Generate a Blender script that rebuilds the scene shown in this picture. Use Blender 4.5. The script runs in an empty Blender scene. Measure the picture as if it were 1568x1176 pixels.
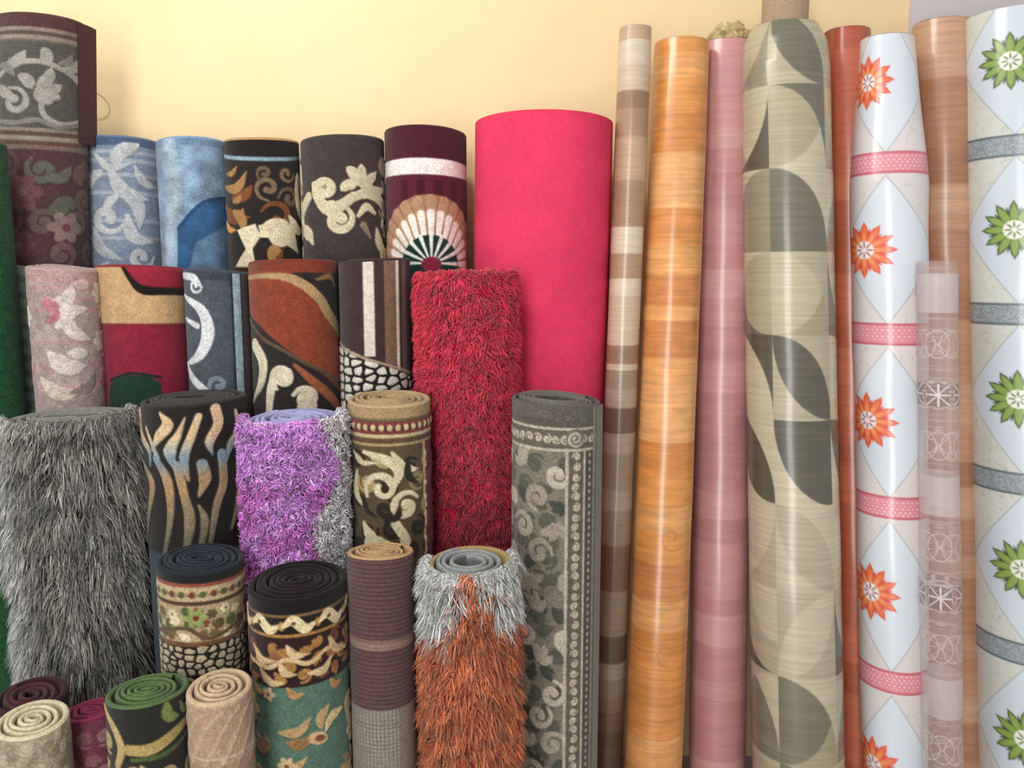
import bpy, numpy as np, math
from mathutils import Vector
rng=np.random.default_rng(11)
# ---------------------------------------------------------------- camera model (survey -> metres)
F=1230.;CX,CY=784.,588.;YC=-1.9;ZC=1.4;PT=math.radians(7.3);C_,S_=math.cos(PT),math.sin(PT)
def P(px,py,Y):
    x=(px-CX)/F;y=(CY-py)/F;t=(Y-YC)/(C_+y*S_)
    return (t*x,Y,ZC+t*(y*C_-S_)),t
def proj(X,Y,Z):
    dy=Y-YC;dz=Z-ZC;d=dy*C_-dz*S_;u=dy*S_+dz*C_
    return CX+F*X/d,CY-F*u/d
N_=None
SURVEY=dict(
A0=(-48,225,-.13,N_,1000,-.13,50),A1=(64,38,.06,70,400,.06,62),A2=(182,222,.20,N_,400,.20,59),A3=(294,222,.16,N_,400,.16,51),
A4=(401,220,.15,N_,400,.15,55),A5=(524,220,.15,N_,400,.15,62),A6=(652,208,.17,N_,400,.17,62),A7=(833,192,.13,827,600,.13,105),
B0=(28,412,-.06,N_,640,-.06,17),B1=(96,413,-.13,N_,625,-.13,49),B2=(216,413,-.05,N_,600,-.05,65),B3=(333,418,-.06,N_,600,-.06,48),
B4=(449,405,-.06,N_,640,-.06,67),B5=(573,402,-.06,N_,600,-.06,55),B6=(714,425,-.11,722,840,-.11,71),
C1=(106,640,-.31,134,1050,-.33,87),C2=(297,611,-.26,N_,840,-.26,77),C3=(449,644,-.335,N_,860,-.335,73),C4=(596,612,-.26,N_,850,-.26,63),C5=(852,612,-.28,847,1176,-.28,67),
D1=(308,857,-.51,N_,1030,-.51,63),D2=(456,890,-.53,N_,1150,-.53,74),D3=(583,845,-.51,N_,1150,-.51,50),D4=(719,862,-.52,N_,1150,-.52,65),
E0=(48,1066,-.56,N_,1170,-.56,50),E1=(50,1103,-.72,N_,1170,-.72,50),E2=(142,1087,-.63,N_,1170,-.63,40),E3=(226,1058,-.69,N_,1170,-.69,60),E4=(336,1053,-.69,N_,1170,-.69,48),
F1=(973,45,.12,928,1176,-.06,25),F2=(1044,68,.18,1000,1176,-.12,42),F3=(1113,70,.25,1098,1176,.0,42),F4=(1201,45,.17,1222,1176,-.12,65),
F5=(1297,50,.25,1312,1176,.0,34),F6=(1358,62,.17,1370,1176,-.10,50),F7=(1442,38,.24,1461,1176,0.,41),F8=(1556,30,.17,1582,1176,-.08,75),FL=(1434,400,-.04,1443,1176,-.18,29))
# ---------------------------------------------------------------- colour / noise helpers
def hx(s):
    s=s.lstrip('#');return np.array([int(s[i:i+2],16)/255. for i in (0,2,4)])
def lin(c):
    c=np.clip(c,0,1);return np.where(c<=.04045,c/12.92,((c+.055)/1.055)**2.4)
def hsh(i,j,s=0):
    v=np.sin(i*127.1+j*311.7+s*74.7)*43758.5453
    return v-np.floor(v)
def vn(x,y,s=0):
    i=np.floor(x);j=np.floor(y);u=x-i;v=y-j;u=u*u*(3-2*u);v=v*v*(3-2*v)
    a=hsh(i,j,s);b=hsh(i+1,j,s);c=hsh(i,j+1,s);d=hsh(i+1,j+1,s)
    return (a*(1-u)+b*u)*(1-v)+(c*(1-u)+d*u)*v
def fbm(x,y,s=0): return vn(x,y,s)*.55+vn(x*2.1,y*2.1,s+1)*.3+vn(x*4.3,y*4.3,s+2)*.15
# ---------------------------------------------------------------- pattern painter on the unrolled surface
class D:
    def __init__(s,X,Y,g):
        s.X=X;s.Y=Y;s.n=len(X);s.xt,s.yt,s.xl,s.yl,s.R=g
        s.c=np.zeros((s.n,3));s.h=np.zeros(s.n)
    def base(s,c): s.c[:]=hx(c)
    def q(s,x,y):
        c=s.xt+(s.xl-s.xt)*(y-s.yt)/(s.yl-s.yt);r=max(-.985,min(.985,(x-c)/s.R))
        return math.asin(r)*s.R,y
    def mix(s,m,c,h=None,idx=None):
        c=hx(c) if isinstance(c,str) else c
        if idx is None: idx=slice(None)
        s.c[idx]+=(c-s.c[idx])*m[:,None]
        if h is not None: s.h[idx]=s.h[idx]*(1-m)+h*m
    def box(s,x0,x1,y0,y1): return np.nonzero((s.X>x0)&(s.X<x1)&(s.Y>y0)&(s.Y<y1))[0]
    def stroke(s,pts,w,c,h=1.,raw=False,aa=1.):
        p=np.array([(a if raw else s.q(*a)) for a in pts],float)
        w=np.atleast_1d(np.array(w,float))
        if len(p)>2:
            e=np.vstack([2*p[0]-p[1],p,2*p[-1]-p[-2]]);o=[]
            for i in range(1,len(e)-2):
                for k in range(5):
                    t=k/5.;o.append(.5*((2*e[i])+(-e[i-1]+e[i+1])*t+(2*e[i-1]-5*e[i]+4*e[i+1]-e[i+2])*t*t+(-e[i-1]+3*e[i]-3*e[i+1]+e[i+2])*t**3))
            o.append(p[-1]);p=np.array(o)
        elif len(w)>2: p=p[0]+(p[1]-p[0])*np.linspace(0,1,7)[:,None]
        W=np.interp(np.linspace(0,1,len(p)),np.linspace(0,1,len(w)),w) if len(w)>1 else np.full(len(p),w[0])
        m=W.max()+2
        idx=s.box(p[:,0].min()-m,p[:,0].max()+m,p[:,1].min()-m,p[:,1].max()+m)
        if len(idx)==0:return
        x=s.X[idx];y=s.Y[idx];best=np.full(len(idx),1e9)
        for i in range(len(p)-1):
            a=p[i];b=p[i+1];d=b-a;L=max(1e-9,d@d);t=np.clip(((x-a[0])*d[0]+(y-a[1])*d[1])/L,0,1)
            dd=np.hypot(x-a[0]-t*d[0],y-a[1]-t*d[1])-(W[i]+(W[i+1]-W[i])*t)
            best=np.minimum(best,dd)
        s.mix(np.clip(.5-best/(2*aa),0,1),c,h,idx)
    def ell(s,cx,cy,rx,ry,c,rot=0,h=1.,raw=False,aa=1.):
        if not raw: cx,cy=s.q(cx,cy)
        m=max(rx,ry)+2;idx=s.box(cx-m,cx+m,cy-m,cy+m)
        if len(idx)==0:return
        dx=s.X[idx]-cx;dy=s.Y[idx]-cy;r=math.radians(rot);u=dx*math.cos(r)+dy*math.sin(r);v=-dx*math.sin(r)+dy*math.cos(r)
        k=np.hypot(u/rx,v/ry);sd=(k-1)*min(rx,ry)
        s.mix(np.clip(.5-sd/(2*aa),0,1),c,h,idx)
    def poly(s,pts,c,h=1.,raw=False,aa=1.):
        p=np.array([(a if raw else s.q(*a)) for a in pts],float)
        idx=s.box(p[:,0].min()-2,p[:,0].max()+2,p[:,1].min()-2,p[:,1].max()+2)
        if len(idx)==0:return
        x=s.X[idx];y=s.Y[idx];best=np.full(len(idx),1e9);ins=np.zeros(len(idx),bool)
        for i in range(len(p)):
            a=p[i];b=p[(i+1)%len(p)];d=b-a;L=max(1e-9,d@d);t=np.clip(((x-a[0])*d[0]+(y-a[1])*d[1])/L,0,1)
            best=np.minimum(best,np.hypot(x-a[0]-t*d[0],y-a[1]-t*d[1]))
            cr=((a[1]>y)!=(b[1]>y));
            if d[1]!=0: ins^=cr&(x<a[0]+(y-a[1])*d[0]/d[1])
        sd=np.where(ins,-best,best);s.mix(np.clip(.5-sd/(2*aa),0,1),c,h,idx)
    def band(s,y0,y1,c,h=None,aa=1.,bow=0):
        Y=s.Y+bow*(s.X/s.R)**2
        m=np.clip(.5+(Y-y0)/(2*aa),0,1)*np.clip(.5-(Y-y1)/(2*aa),0,1);s.mix(m,c,h)
    def vband(s,x0,x1,y0,y1,c,h=None,aa=1.):
        m=np.clip(.5+(s.X-x0)/(2*aa),0,1)*np.clip(.5-(s.X-x1)/(2*aa),0,1)*np.clip(.5+(s.Y-y0)/(2*aa),0,1)*np.clip(.5-(s.Y-y1)/(2*aa),0,1);s.mix(m,c,h)
    def curl(s,cx,cy,r,st,turns,w,c,raw=False,dr=1,h=1.):
        if not raw: cx,cy=s.q(cx,cy)
        n=int(8*turns)+3;pts=[]
        for i in range(n):
            t=i/(n-1);a=math.radians(st)+dr*t*turns*2*math.pi;rr=r*(1-.82*t);pts.append((cx+rr*math.cos(a),cy+rr*math.sin(a)))
        s.stroke(pts,[w*.45,w,w*1.05,w*.95],c,h,raw=True)
        s.ell(pts[-1][0],pts[-1][1],w*1.25,w*1.25,c,raw=True,h=h)
    def leaf(s,x0,y0,x1,y1,w,c,bend=0,raw=False,h=1.):
        if not raw: x0,y0=s.q(x0,y0);x1,y1=s.q(x1,y1)
        mx=(x0+x1)/2-(y1-y0)*bend;my=(y0+y1)/2+(x1-x0)*bend
        s.stroke([(x0,y0),(mx,my),(x1,y1)],[w*.3,w,w*.85,.3],c,h,raw=True)
    def flower(s,x,y,r,n,c,cc,raw=False,w=None,rot=0,sy=1.):
        if not raw:x,y=s.q(x,y)
        w=w or r*2.4/n
        for i in range(n):
            a=rot+2*math.pi*i/n;s.leaf(x+.25*r*math.cos(a),y+.25*r*math.sin(a)*sy,x+r*math.cos(a),y+r*math.sin(a)*sy,w,c,raw=True)
        s.ell(x,y,r*.25,r*.25,cc,raw=True)
    def scroll(s,x0,x1,y0,y1,step,cols,seed,w=3,kinds='clf'):
        r=np.random.default_rng(seed)
        y=y0+step*.5;row=0
        while y<y1-step*.3:
            x=x0+step*(.5 if row%2 else .1)
            while x<x1:
                k=kinds[r.integers(len(kinds))];c=cols[r.integers(len(cols))];jx,jy=r.uniform(-.15,.15,2)*step;sg=1 if r.random()<.5 else -1
                if k=='c':
                    s.curl(x+jx,y+jy,step*.42,r.uniform(0,360),1.15,w,c,raw=True,dr=sg)
                elif k=='l':
                    a=r.uniform(0,6.28)
                    for q in (-.8,0,.8): s.leaf(x+jx,y+jy,x+jx+math.cos(a+q)*step*.55,y+jy+math.sin(a+q)*step*.55,w*1.35,c,bend=.2*sg,raw=True)
                else: s.flower(x+jx,y+jy,step*.38,6,c,cols[0],raw=True)
                x+=step
            y+=step*.85;row+=1
    def pebble(s,sx,sy,reg,gap,c,g=.12):
        cx=np.floor(s.X/sx);cy=np.floor(s.Y/sy);b1=np.full(s.n,9.);b2=np.full(s.n,9.)
        for i in (-1,0,1):
            for j in (-1,0,1):
                gx=cx+i;gy=cy+j;dx=(gx+.15+.7*hsh(gx,gy,1))-s.X/sx;dy=(gy+.15+.7*hsh(gx,gy,2))-s.Y/sy;dd=np.hypot(dx,dy)
                b2=np.where(dd<b1,b1,np.minimum(b2,dd));b1=np.minimum(b1,dd)
        m=np.clip((b2-b1-g)/.1,0,1);s.mix(reg,gap);s.mix(reg*m,c,1.)
    def speck(s,amt=.06,mott=.05,sc=.12,seed=3):
        k=1+amt*(rng.random(s.n)-.5)*2+mott*(fbm(s.X*sc,s.Y*sc,seed)-.5)*2
        s.c*=k[:,None]
# ---------------------------------------------------------------- materials
def mat(name,rough,bump=0,bscale=400,coat=0,sheen=0,noise=0,spec=.5):
    m=bpy.data.materials.new(name);m.use_nodes=True;n=m.node_tree.nodes;l=m.node_tree.links;b=n['Principled BSDF']
    a=n.new('ShaderNodeAttribute');a.attribute_name='Col'
    out=a.outputs['Color']
    tc=n.new('ShaderNodeTexCoord')
    if noise:
        nz=n.new('ShaderNodeTexNoise');nz.inputs['Scale'].default_value=bscale*.6;nz.inputs['Detail'].default_value=3;l.new(tc.outputs['Object'],nz.inputs['Vector'])
        mr=n.new('ShaderNodeMapRange');mr.inputs['From Min'].default_value=.3;mr.inputs['From Max'].default_value=.7;mr.inputs['To Min'].default_value=1-noise;mr.inputs['To Max'].default_value=1+noise
        l.new(nz.outputs['Fac'],mr.inputs['Value'])
        mx=n.new('ShaderNodeVectorMath');mx.operation='SCALE';l.new(out,mx.inputs[0]);l.new(mr.outputs[0],mx.inputs['Scale']);out=mx.outputs[0]
    l.new(out,b.inputs['Base Color']);b.inputs['Roughness'].default_value=rough
    b.inputs['Specular IOR Level'].default_value=spec
    b.inputs['Coat Weight'].default_value=coat;b.inputs['Coat Roughness'].default_value=.14
    b.inputs['Sheen Weight'].default_value=sheen
    if bump:
        nz=n.new('ShaderNodeTexNoise');nz.inputs['Scale'].default_value=bscale;nz.inputs['Detail'].default_value=2;l.new(tc.outputs['Object'],nz.inputs['Vector'])
        bp=n.new('ShaderNodeBump');bp.inputs['Strength'].default_value=bump;bp.inputs['Distance'].default_value=.003;l.new(nz.outputs['Fac'],bp.inputs['Height']);l.new(bp.outputs[0],b.inputs['Normal'])
    return m
M_pile=mat('carpet_pile',.95,.8,420,noise=.14,spec=.15,sheen=.13)
M_coil=mat('rug_edge',.95,.5,300,noise=.12,spec=.1,sheen=.1)
M_felt=mat('felt_carpet',.95,.25,600,noise=.03,spec=.1)
M_yarn=mat('shag_yarn',.55,0,spec=.3,sheen=.25)
M_vin=mat('vinyl_sheet',.34,.08,24,coat=.42,spec=.45)
def lace_mat():
    m=mat('clear_lace_vinyl',.35,0,spec=.3);n=m.node_tree.nodes;l=m.node_tree.links;b=n['Principled BSDF']
    a=[x for x in n if x.type=='ATTRIBUTE'][0];l.new(a.outputs['Alpha'],b.inputs['Alpha']);return m
M_lace=lace_mat()
# ---------------------------------------------------------------- mesh builder
class MB:
    def __init__(s): s.v=[];s.f=[];s.c=[];s.m=[];s.o=0
    def add(s,v,f,c,mi):
        s.v.append(v);s.f.append(f+s.o);s.c.append(c);s.m.append(np.full(len(f),mi));s.o+=len(v)
    def grid(s,v,nr,nc,c,mi,wrap=False):
        i=np.arange(nr-1)[:,None];j=np.arange(nc if wrap else nc-1)[None,:];j2=(j+1)%nc
        f=np.stack([i*nc+j,(i+1)*nc+j,(i+1)*nc+j2,i*nc+j2],-1).reshape(-1,4);s.add(v,f,c,mi)
    def build(s,name,mats):
        v=np.vstack(s.v);f=np.vstack(s.f).astype(np.int32);c=np.vstack(s.c);m=np.concatenate(s.m).astype(np.int32)
        me=bpy.data.meshes.new(name);me.vertices.add(len(v));me.vertices.foreach_set('co',v.astype(np.float32).ravel())
        me.loops.add(f.size);me.loops.foreach_set('vertex_index',f.ravel());me.polygons.add(len(f))
        me.polygons.foreach_set('loop_start',np.arange(0,f.size,4,dtype=np.int32))
        me.polygons.foreach_set('material_index',m);me.polygons.foreach_set('use_smooth',np.ones(len(f),bool))
        for x in mats: me.materials.append(x)
        me.update(calc_edges=True)
        if c.shape[1]==3:c=np.hstack([c,np.ones((len(c),1))])
        col=np.hstack([lin(c[:,:3]),c[:,3:]]).astype(np.float32)
        at=me.color_attributes.new('Col','FLOAT_COLOR','POINT');at.data.foreach_set('color',col.ravel())
        ob=bpy.data.objects.new(name,me);bpy.context.collection.objects.link(ob);return ob
def roll(key,name,paint,rim='#888888',coil=None,t=.0125,turns=4,d=.0021,smat=None,relief=.0012,ry=1.,yb=None,strands=None,prof=None,dens=1.9,wob=.014,post=None,flap=None,wav=0.,tilt=.005):
    a_,b_,Y1,c_,d_,Y2,Rp=SURVEY[key];T,tt=P(a_,b_,Y1)
    if c_ is None:
        L0,_=P(a_,d_,Y2);c_=proj(T[0],Y2,L0[2])[0]
    L,_=P(c_,d_,Y2);R=Rp*tt/F
    s_=T[2]/(T[2]-L[2]);B=[T[i]+(L[i]-T[i])*s_ for i in range(3)]
    yt=proj(T[0],T[1]-R,T[2])[1];yl=proj(L[0],L[1]-R,L[2])[1]
    H=T[2];a0=math.atan2(-T[0],T[1]-YC);kz=(yl-yt)/(T[2]-L[2])
    zv=max(.0,L[2]-.06)
    if yb: zv=max(0,T[2]-(yb-yt)/kz)
    zr=np.concatenate([np.arange(H,zv,-d),np.linspace(zv,0,14)])
    da=d/R;a=np.concatenate([a0+np.arange(-dens,dens,da),a0+np.linspace(dens,2*math.pi-dens,12)[:-1]])
    nr,nc=len(zr),len(a);A,Z=np.meshgrid(a,zr);A=A.ravel();Z=Z.ravel()
    U=A-a0;U=np.where(U>math.pi,U-2*math.pi,U)
    g=(a_,yt,c_,yl,Rp);p=D(U*Rp,yt+(H-Z)*kz,g);paint(p)
    ph=hsh(np.array(float(len(key)+ord(key[0]))),np.array(float(ord(key[-1]))))*6.28
    def pos(A,Z,r,h=0):
        rr=r*(1+wob*np.sin(2*A+ph)+wob*.6*np.sin(3*A+ph*2))
        if wav: rr=rr*(1+wav*np.sin(Z*11+2*A+ph)*np.sin(Z*4.3+ph)+wav*.6*np.sin(Z*23+A*3+ph*3))
        if prof is not None: rr=rr*np.interp((H-Z)*kz+yt,[q[0] for q in prof],[q[1] for q in prof])
        rr=rr+h;s=Z/H
        return np.stack([B[0]+(T[0]-B[0])*s+rr*np.sin(A),B[1]+(T[1]-B[1])*s-ry*rr*np.cos(A),Z+tilt*np.cos(A-ph*1.7)*(r/R)*np.clip(s,0,1.2)**6],-1)
    mb=MB();smat=smat or M_pile
    col=p.c if post is None else post(p)
    mb.grid(pos(A,Z,R,p.h*relief),nr,nc,col,0,True)
    rc=hx(rim)
    lv=[];e=t*.45
    for zz,rr in ((H,R),(H+e*.7,R-e*.35),(H+e,R-t*.5),(H+e*.7,R-t+e*.35),(H,R-t),(H-.08,R-t)):
        q=pos(a,np.full(nc,H),rr);q[:,2]+=zz-H;lv.append(q)
    v=np.vstack(lv[::-1]);cc=rc*(1+.12*(rng.random((len(v),1))-.5));
    if col.shape[1]==4:cc=np.hstack([cc,np.full((len(cc),1),.12)])
    mb.grid(v,6,nc,cc,1 if post is None else 0,True)
    if flap:
        aS,aE,dr,zl,fc=flap;aa=np.linspace(a0+aS,a0+aE,14);zz=np.linspace(H,H-zl,30);fa,fz=np.meshgrid(aa,zz);fa=fa.ravel();fz=fz.ravel()
        k=np.clip((fa-aa[0])/(aa[-1]-aa[0]),0,1);v=np.vstack([pos(fa,fz,R,.0015+dr*k**1.5)]);mb.grid(v,30,14,np.tile(hx(fc),(len(v),1)),0)
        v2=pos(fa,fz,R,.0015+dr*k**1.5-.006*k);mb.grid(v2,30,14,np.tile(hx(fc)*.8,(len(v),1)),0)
        ea=np.full(30,aa[-1]);v3=np.vstack([pos(ea,zz,R,.0015+dr),pos(ea,zz,R,.0015+dr-.006)]);mb.grid(v3,2,30,np.tile(hx(fc),(60,1)),0)
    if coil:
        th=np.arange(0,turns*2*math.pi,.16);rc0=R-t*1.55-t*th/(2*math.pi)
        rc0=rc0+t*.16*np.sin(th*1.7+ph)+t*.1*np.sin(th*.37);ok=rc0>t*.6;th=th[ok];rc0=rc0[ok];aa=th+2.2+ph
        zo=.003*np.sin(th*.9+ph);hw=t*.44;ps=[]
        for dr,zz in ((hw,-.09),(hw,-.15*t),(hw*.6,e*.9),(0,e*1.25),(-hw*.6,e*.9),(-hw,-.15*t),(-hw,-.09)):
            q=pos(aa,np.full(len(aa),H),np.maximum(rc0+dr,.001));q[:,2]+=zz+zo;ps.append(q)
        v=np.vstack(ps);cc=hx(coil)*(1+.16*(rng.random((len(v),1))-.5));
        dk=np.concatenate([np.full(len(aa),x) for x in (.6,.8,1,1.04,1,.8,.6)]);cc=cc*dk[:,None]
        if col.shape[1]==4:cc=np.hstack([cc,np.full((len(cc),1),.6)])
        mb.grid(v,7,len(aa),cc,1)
    if strands:
        n=strands['n'];zb=strands.get('zb',max(0,L[2]-.1));aw=strands.get('aw',1.75);m=strands.get('m',6);ncl=n//m
        id_=np.arange(n)%ncl
        ca=a0+rng.uniform(-aw,aw,ncl);cz=zb+(H+.002-zb)*rng.random(ncl)
        top=rng.random(ncl)<strands.get('top',.06);cz[top]=H
        sg=strands.get('sig',.006)
        sa=ca[id_]+rng.normal(0,sg,n)/R;sz=np.minimum(cz[id_]+rng.normal(0,sg,n),H+.002)
        Lr=strands['L']*rng.uniform(.65,1.3,ncl)[id_]*rng.uniform(.85,1.1,n);w=strands['w']*rng.uniform(.75,1.25,n)
        rR=np.where(top[id_],R-t*.5*rng.random(n),R-.002)
        root=pos(sa,sz,rR);root0=pos(ca[id_],cz[id_],rR);off=root-root0
        A_=ca[id_];N=np.stack([np.sin(A_),-np.cos(A_),0*A_],-1);Tn=np.stack([np.cos(A_),np.sin(A_),0*A_],-1)
        cl=strands.get('cl',.5)
        fx=fbm(A_*R/.04,cz[id_]/.04,5)-.5;fz=fbm(A_*R/.04+9,cz[id_]/.04+4,8)-.5
        r1=rng.normal(0,strands.get('rnd',.4),ncl)[id_];r2=rng.normal(0,strands.get('rnd',.4),ncl)[id_]
        dirv=N*strands.get('out',.75)+Tn*((r1+fx*cl*3+rng.normal(0,.12,n))[:,None])+np.array([0,0,1.])*((r2+fz*cl*3+rng.normal(0,.12,n)+np.where(top[id_],.8,0))[:,None])
        dirv/=np.linalg.norm(dirv,axis=1)[:,None]
        e1=np.cross(dirv,rng.normal(0,1,(n,3)));e1/=np.linalg.norm(e1,axis=1)[:,None];e2=np.cross(dirv,e1)
        S=strands.get('seg',4);vs=np.zeros((n,S,3,3))
        cam=strands.get('curl',0);ctn=strands.get('cturn',1.)*rng.choice([-1,1],ncl)[id_];cph=(rng.uniform(0,6.28,ncl)[id_]+rng.normal(0,.35,n))
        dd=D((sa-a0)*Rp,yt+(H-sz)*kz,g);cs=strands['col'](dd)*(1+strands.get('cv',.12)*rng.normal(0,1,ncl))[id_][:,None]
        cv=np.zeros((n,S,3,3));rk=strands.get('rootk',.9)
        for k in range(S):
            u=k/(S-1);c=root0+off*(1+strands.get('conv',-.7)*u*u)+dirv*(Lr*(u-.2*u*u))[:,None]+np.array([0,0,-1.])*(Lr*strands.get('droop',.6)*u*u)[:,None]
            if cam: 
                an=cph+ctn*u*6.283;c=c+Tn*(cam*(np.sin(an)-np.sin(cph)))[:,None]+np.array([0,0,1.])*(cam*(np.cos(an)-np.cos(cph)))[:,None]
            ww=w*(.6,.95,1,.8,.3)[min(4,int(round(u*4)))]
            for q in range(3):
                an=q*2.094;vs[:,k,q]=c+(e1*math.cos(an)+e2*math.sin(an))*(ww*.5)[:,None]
            cv[:,k,:]=cs[:,None,:]*(rk+(1.1-rk)*u)  # root shade painted into yarn colour, lightening towards the tip
        ii=np.arange(n)[:,None,None]*S*3;k=np.arange(S-1)[None,:,None]*3;q=np.arange(3)[None,None,:];q2=(q+1)%3
        f=np.stack([ii+k+q,ii+k+q2,ii+k+3+q2,ii+k+3+q],-1).reshape(-1,4)
        mb.add(vs.reshape(-1,3),f,cv.reshape(-1,3),2)
    return mb.build(name,[smat,M_coil,M_yarn])
# ================================================================ PAINTERS
def pA0(p): p.base('#1f4a2c');p.speck(.2,.1)
def pA1(p):
    p.base('#6a6258');p.band(-50,36,'#4f3634');p.band(36,42,'#85776c');p.band(42,48,'#574844');p.band(48,54,'#8a7f74')
    p.band(57,192,'#504e49')
    L='#97938b';K='#7a776f'
    p.stroke([(0,130),(20,100),(55,88),(95,98),(125,130),(122,165),(95,182),(70,172),(66,150),(85,140)],[3,4,4,4,4,4,4,4,4,5],L)
    p.curl(30,150,22,250,1.1,5,L);p.stroke([(0,175),(30,183),(60,178),(90,186),(130,170)],[3,4,4,4,3],K)
    for q in ((60,125,78,95),(60,130,92,120),(58,132,80,150),(52,128,35,110),(20,95,45,72),(95,95,118,72),(105,105,133,100),(12,125,30,140),(70,90,66,66)): p.leaf(*q,9,L,.15)
    p.leaf(88,88,105,70,6,K,.2);p.leaf(30,110,10,95,7,K,.2);p.scroll(-190,-80,64,190,46,[L,K],5,5,'lcl');p.scroll(80,190,64,190,46,[L,K],6,5,'lcl')
    for y,c in ((190,'#85796d'),(196,'#57443a'),(203,'#8f8273'),(211,'#5c4038'),(217,'#73635a')): p.band(y,y+6,c,bow=3)
    p.band(223,900,'#50363a')
    p.scroll(-160,160,228,640,52,['#664846','#5b5c50','#5f504c','#6b5253'],8,6,'llc')
    p.flower(98,345,26,6,'#84706a','#6c3e3e',w=9);p.flower(40,290,28,6,'#6d484a','#7a615b',w=10);p.flower(35,375,24,6,'#674446','#7a615b',w=9);p.leaf(70,270,105,245,9,'#606257',.2)
    p.speck(.1,.1)
def pA2(p):
    p.base('#7f8ca0');p.band(180,224,'#4c5c78')
    for y in (230,243,265,292,335,362): p.band(y,y+6,'#a2a9b5')
    W='#bbbdc0'
    p.leaf(208,222,176,262,11,W,.2);p.leaf(170,262,225,305,11,W,.2);p.leaf(180,285,212,352,12,W,-.2);p.leaf(195,330,232,372,10,W,.3);p.leaf(182,300,168,330,7,W,.2)
    p.leaf(125,262,165,266,7,W,.2);p.leaf(160,262,146,290,7,W,.2);p.curl(168,335,24,20,1.,6,W);p.leaf(150,350,190,400,9,'#b0b3ba',.2);p.curl(215,395,20,0,1,5,W);p.leaf(205,255,235,285,7,W,.2)
    p.leaf(150,236,200,250,6,W,.3);p.scroll(-150,150,400,640,60,[W,'#6c7d96'],3,5,'cl')
    p.speck(.08,.12)
def pA3(p):
    p.base('#859db4');p.band(180,224,'#6d87a2')
    p.stroke([(262,215),(268,300),(262,400)],[9,13,10],'#a0b1bf',aa=5);p.stroke([(300,215),(306,260)],[5,10],'#7890aa',aa=5)
    p.poly([(275,395),(275,350),(295,322),(330,300),(352,296),(352,420),(275,420)],'#33577f');p.poly([(290,420),(300,372),(352,330),(352,420)],'#5f7a95')
    p.stroke([(276,350),(310,310),(345,298)],2.5,'#2a4870')
    p.speck(.08,.28,.05)
def pA4(p):
    p.base('#2a2422');p.band(180,236,'#241f1e');p.band(237,243,'#88a5b4',bow=4)
    T='#a57b4c';R='#7c4a2b';C='#dccfb0'
    p.leaf(350,282,380,258,8,T,.3);p.leaf(360,300,388,280,9,R,.2);p.leaf(348,310,385,330,11,R,.2);p.leaf(362,320,374,352,9,T,-.2);p.leaf(345,335,365,350,6,'#d89a50',.2)
    p.curl(410,285,20,90,1.1,4,'#7a6650');p.curl(436,262,14,0,1,3,'#857055');p.curl(440,300,18,180,1.1,4,'#6b5743');p.curl(405,262,12,120,1,3,'#6b5743')
    for i in range(4): p.leaf(352+i*4,262+i*22,366+i*3,250+i*22,5,T,.2)
    p.curl(425,330,26,200,.8,5,R)
    p.poly([(366,350),(392,340),(400,360),(388,380),(394,412),(362,412),(378,380)],C);p.curl(425,358,24,180,1.,9,C);p.poly([(396,343),(425,336),(448,352),(454,388),(438,375),(425,363),(400,362)],C)
    p.leaf(440,328,464,352,9,C,.2);p.ell(420,388,11,15,T);p.leaf(396,414,432,378,7,R,.2);p.leaf(450,265,462,345,8,C,.1)
    p.stroke([(452,262),(458,290)],[4,6],C)
    p.band(408,1200,'#3a2c22');p.speck(.1,.1)
def pA5(p):
    p.base('#433937')
    C='#d0c5a6';B='#8c7a62'
    for a,b in (((545,278),(530,256)),((545,278),(552,250)),((545,278),(574,260)),((545,278),(586,285)),((545,282),(522,292))): p.leaf(*a,*b,9,C,.15)
    p.stroke([(525,320),(545,300),(568,296),(584,315),(582,345)],[3,7,9,8,2],C);p.stroke([(548,330),(560,316),(572,325)],[3,7,3],C)
    p.curl(500,290,22,60,1.15,7,C);p.stroke([(484,280),(490,302),(505,320),(525,312),(540,298)],[5,8,10,8,5],C)
    p.curl(520,336,22,300,1.1,7,C);p.stroke([(476,298),(466,330),(474,362)],[8,12,5],C);p.stroke([(461,250),(465,285)],[6,9],C)
    p.leaf(575,350,594,390,9,C,.2);p.leaf(482,372,466,345,9,C,.2);p.stroke([(556,345),(566,364)],[6,2],B);p.ell(500,285,3,4,B)
    p.scroll(-190,-75,230,420,40,[C,B],5,5,'cl');p.scroll(75,190,230,420,40,[C,B],6,5,'cl')
    p.speck(.12,.1)
def pA6(p):
    p.base('#4a1c2a');p.band(243,268,'#efe8e2',bow=-1);p.band(268,330,'#5b1f2f')
    for i in range(4): p.vband(-40+i*26,-28+i*26,276,320,'#481623')
    x,y=6,404
    p.ell(x,y,94,106,'#9c7258',raw=True);
    for i in range(15):
        a=math.pi*(i+.0)/14+math.pi;ca,sa=math.cos(a),math.sin(a)
        p.stroke([(x+46*ca,y+42*sa),(x+90*ca,y+98*sa)],[4,8.5],'#b48a6c',raw=True)
        p.stroke([(x+46*ca,y+42*sa),(x+66*ca,y+78*sa)],[3.4,6],'#eee6dc',raw=True)
    p.ell(x,y+4,46,48,'#16302c',raw=True)
    for i in range(9):
        a=math.pi*(i)/8+math.pi;ca,sa=math.cos(a),math.sin(a)
        p.stroke([(x+12*ca,y+10*sa),(x+42*ca,y+45*sa)],[1.4,3.2],'#e9e6dd',raw=True)
    p.ell(x,y+2,15,12,'#7c2436',raw=True);p.speck(.1,.08)
def pA7(p): p.base('#dc3f60');p.speck(.03,.06,.02)
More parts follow.
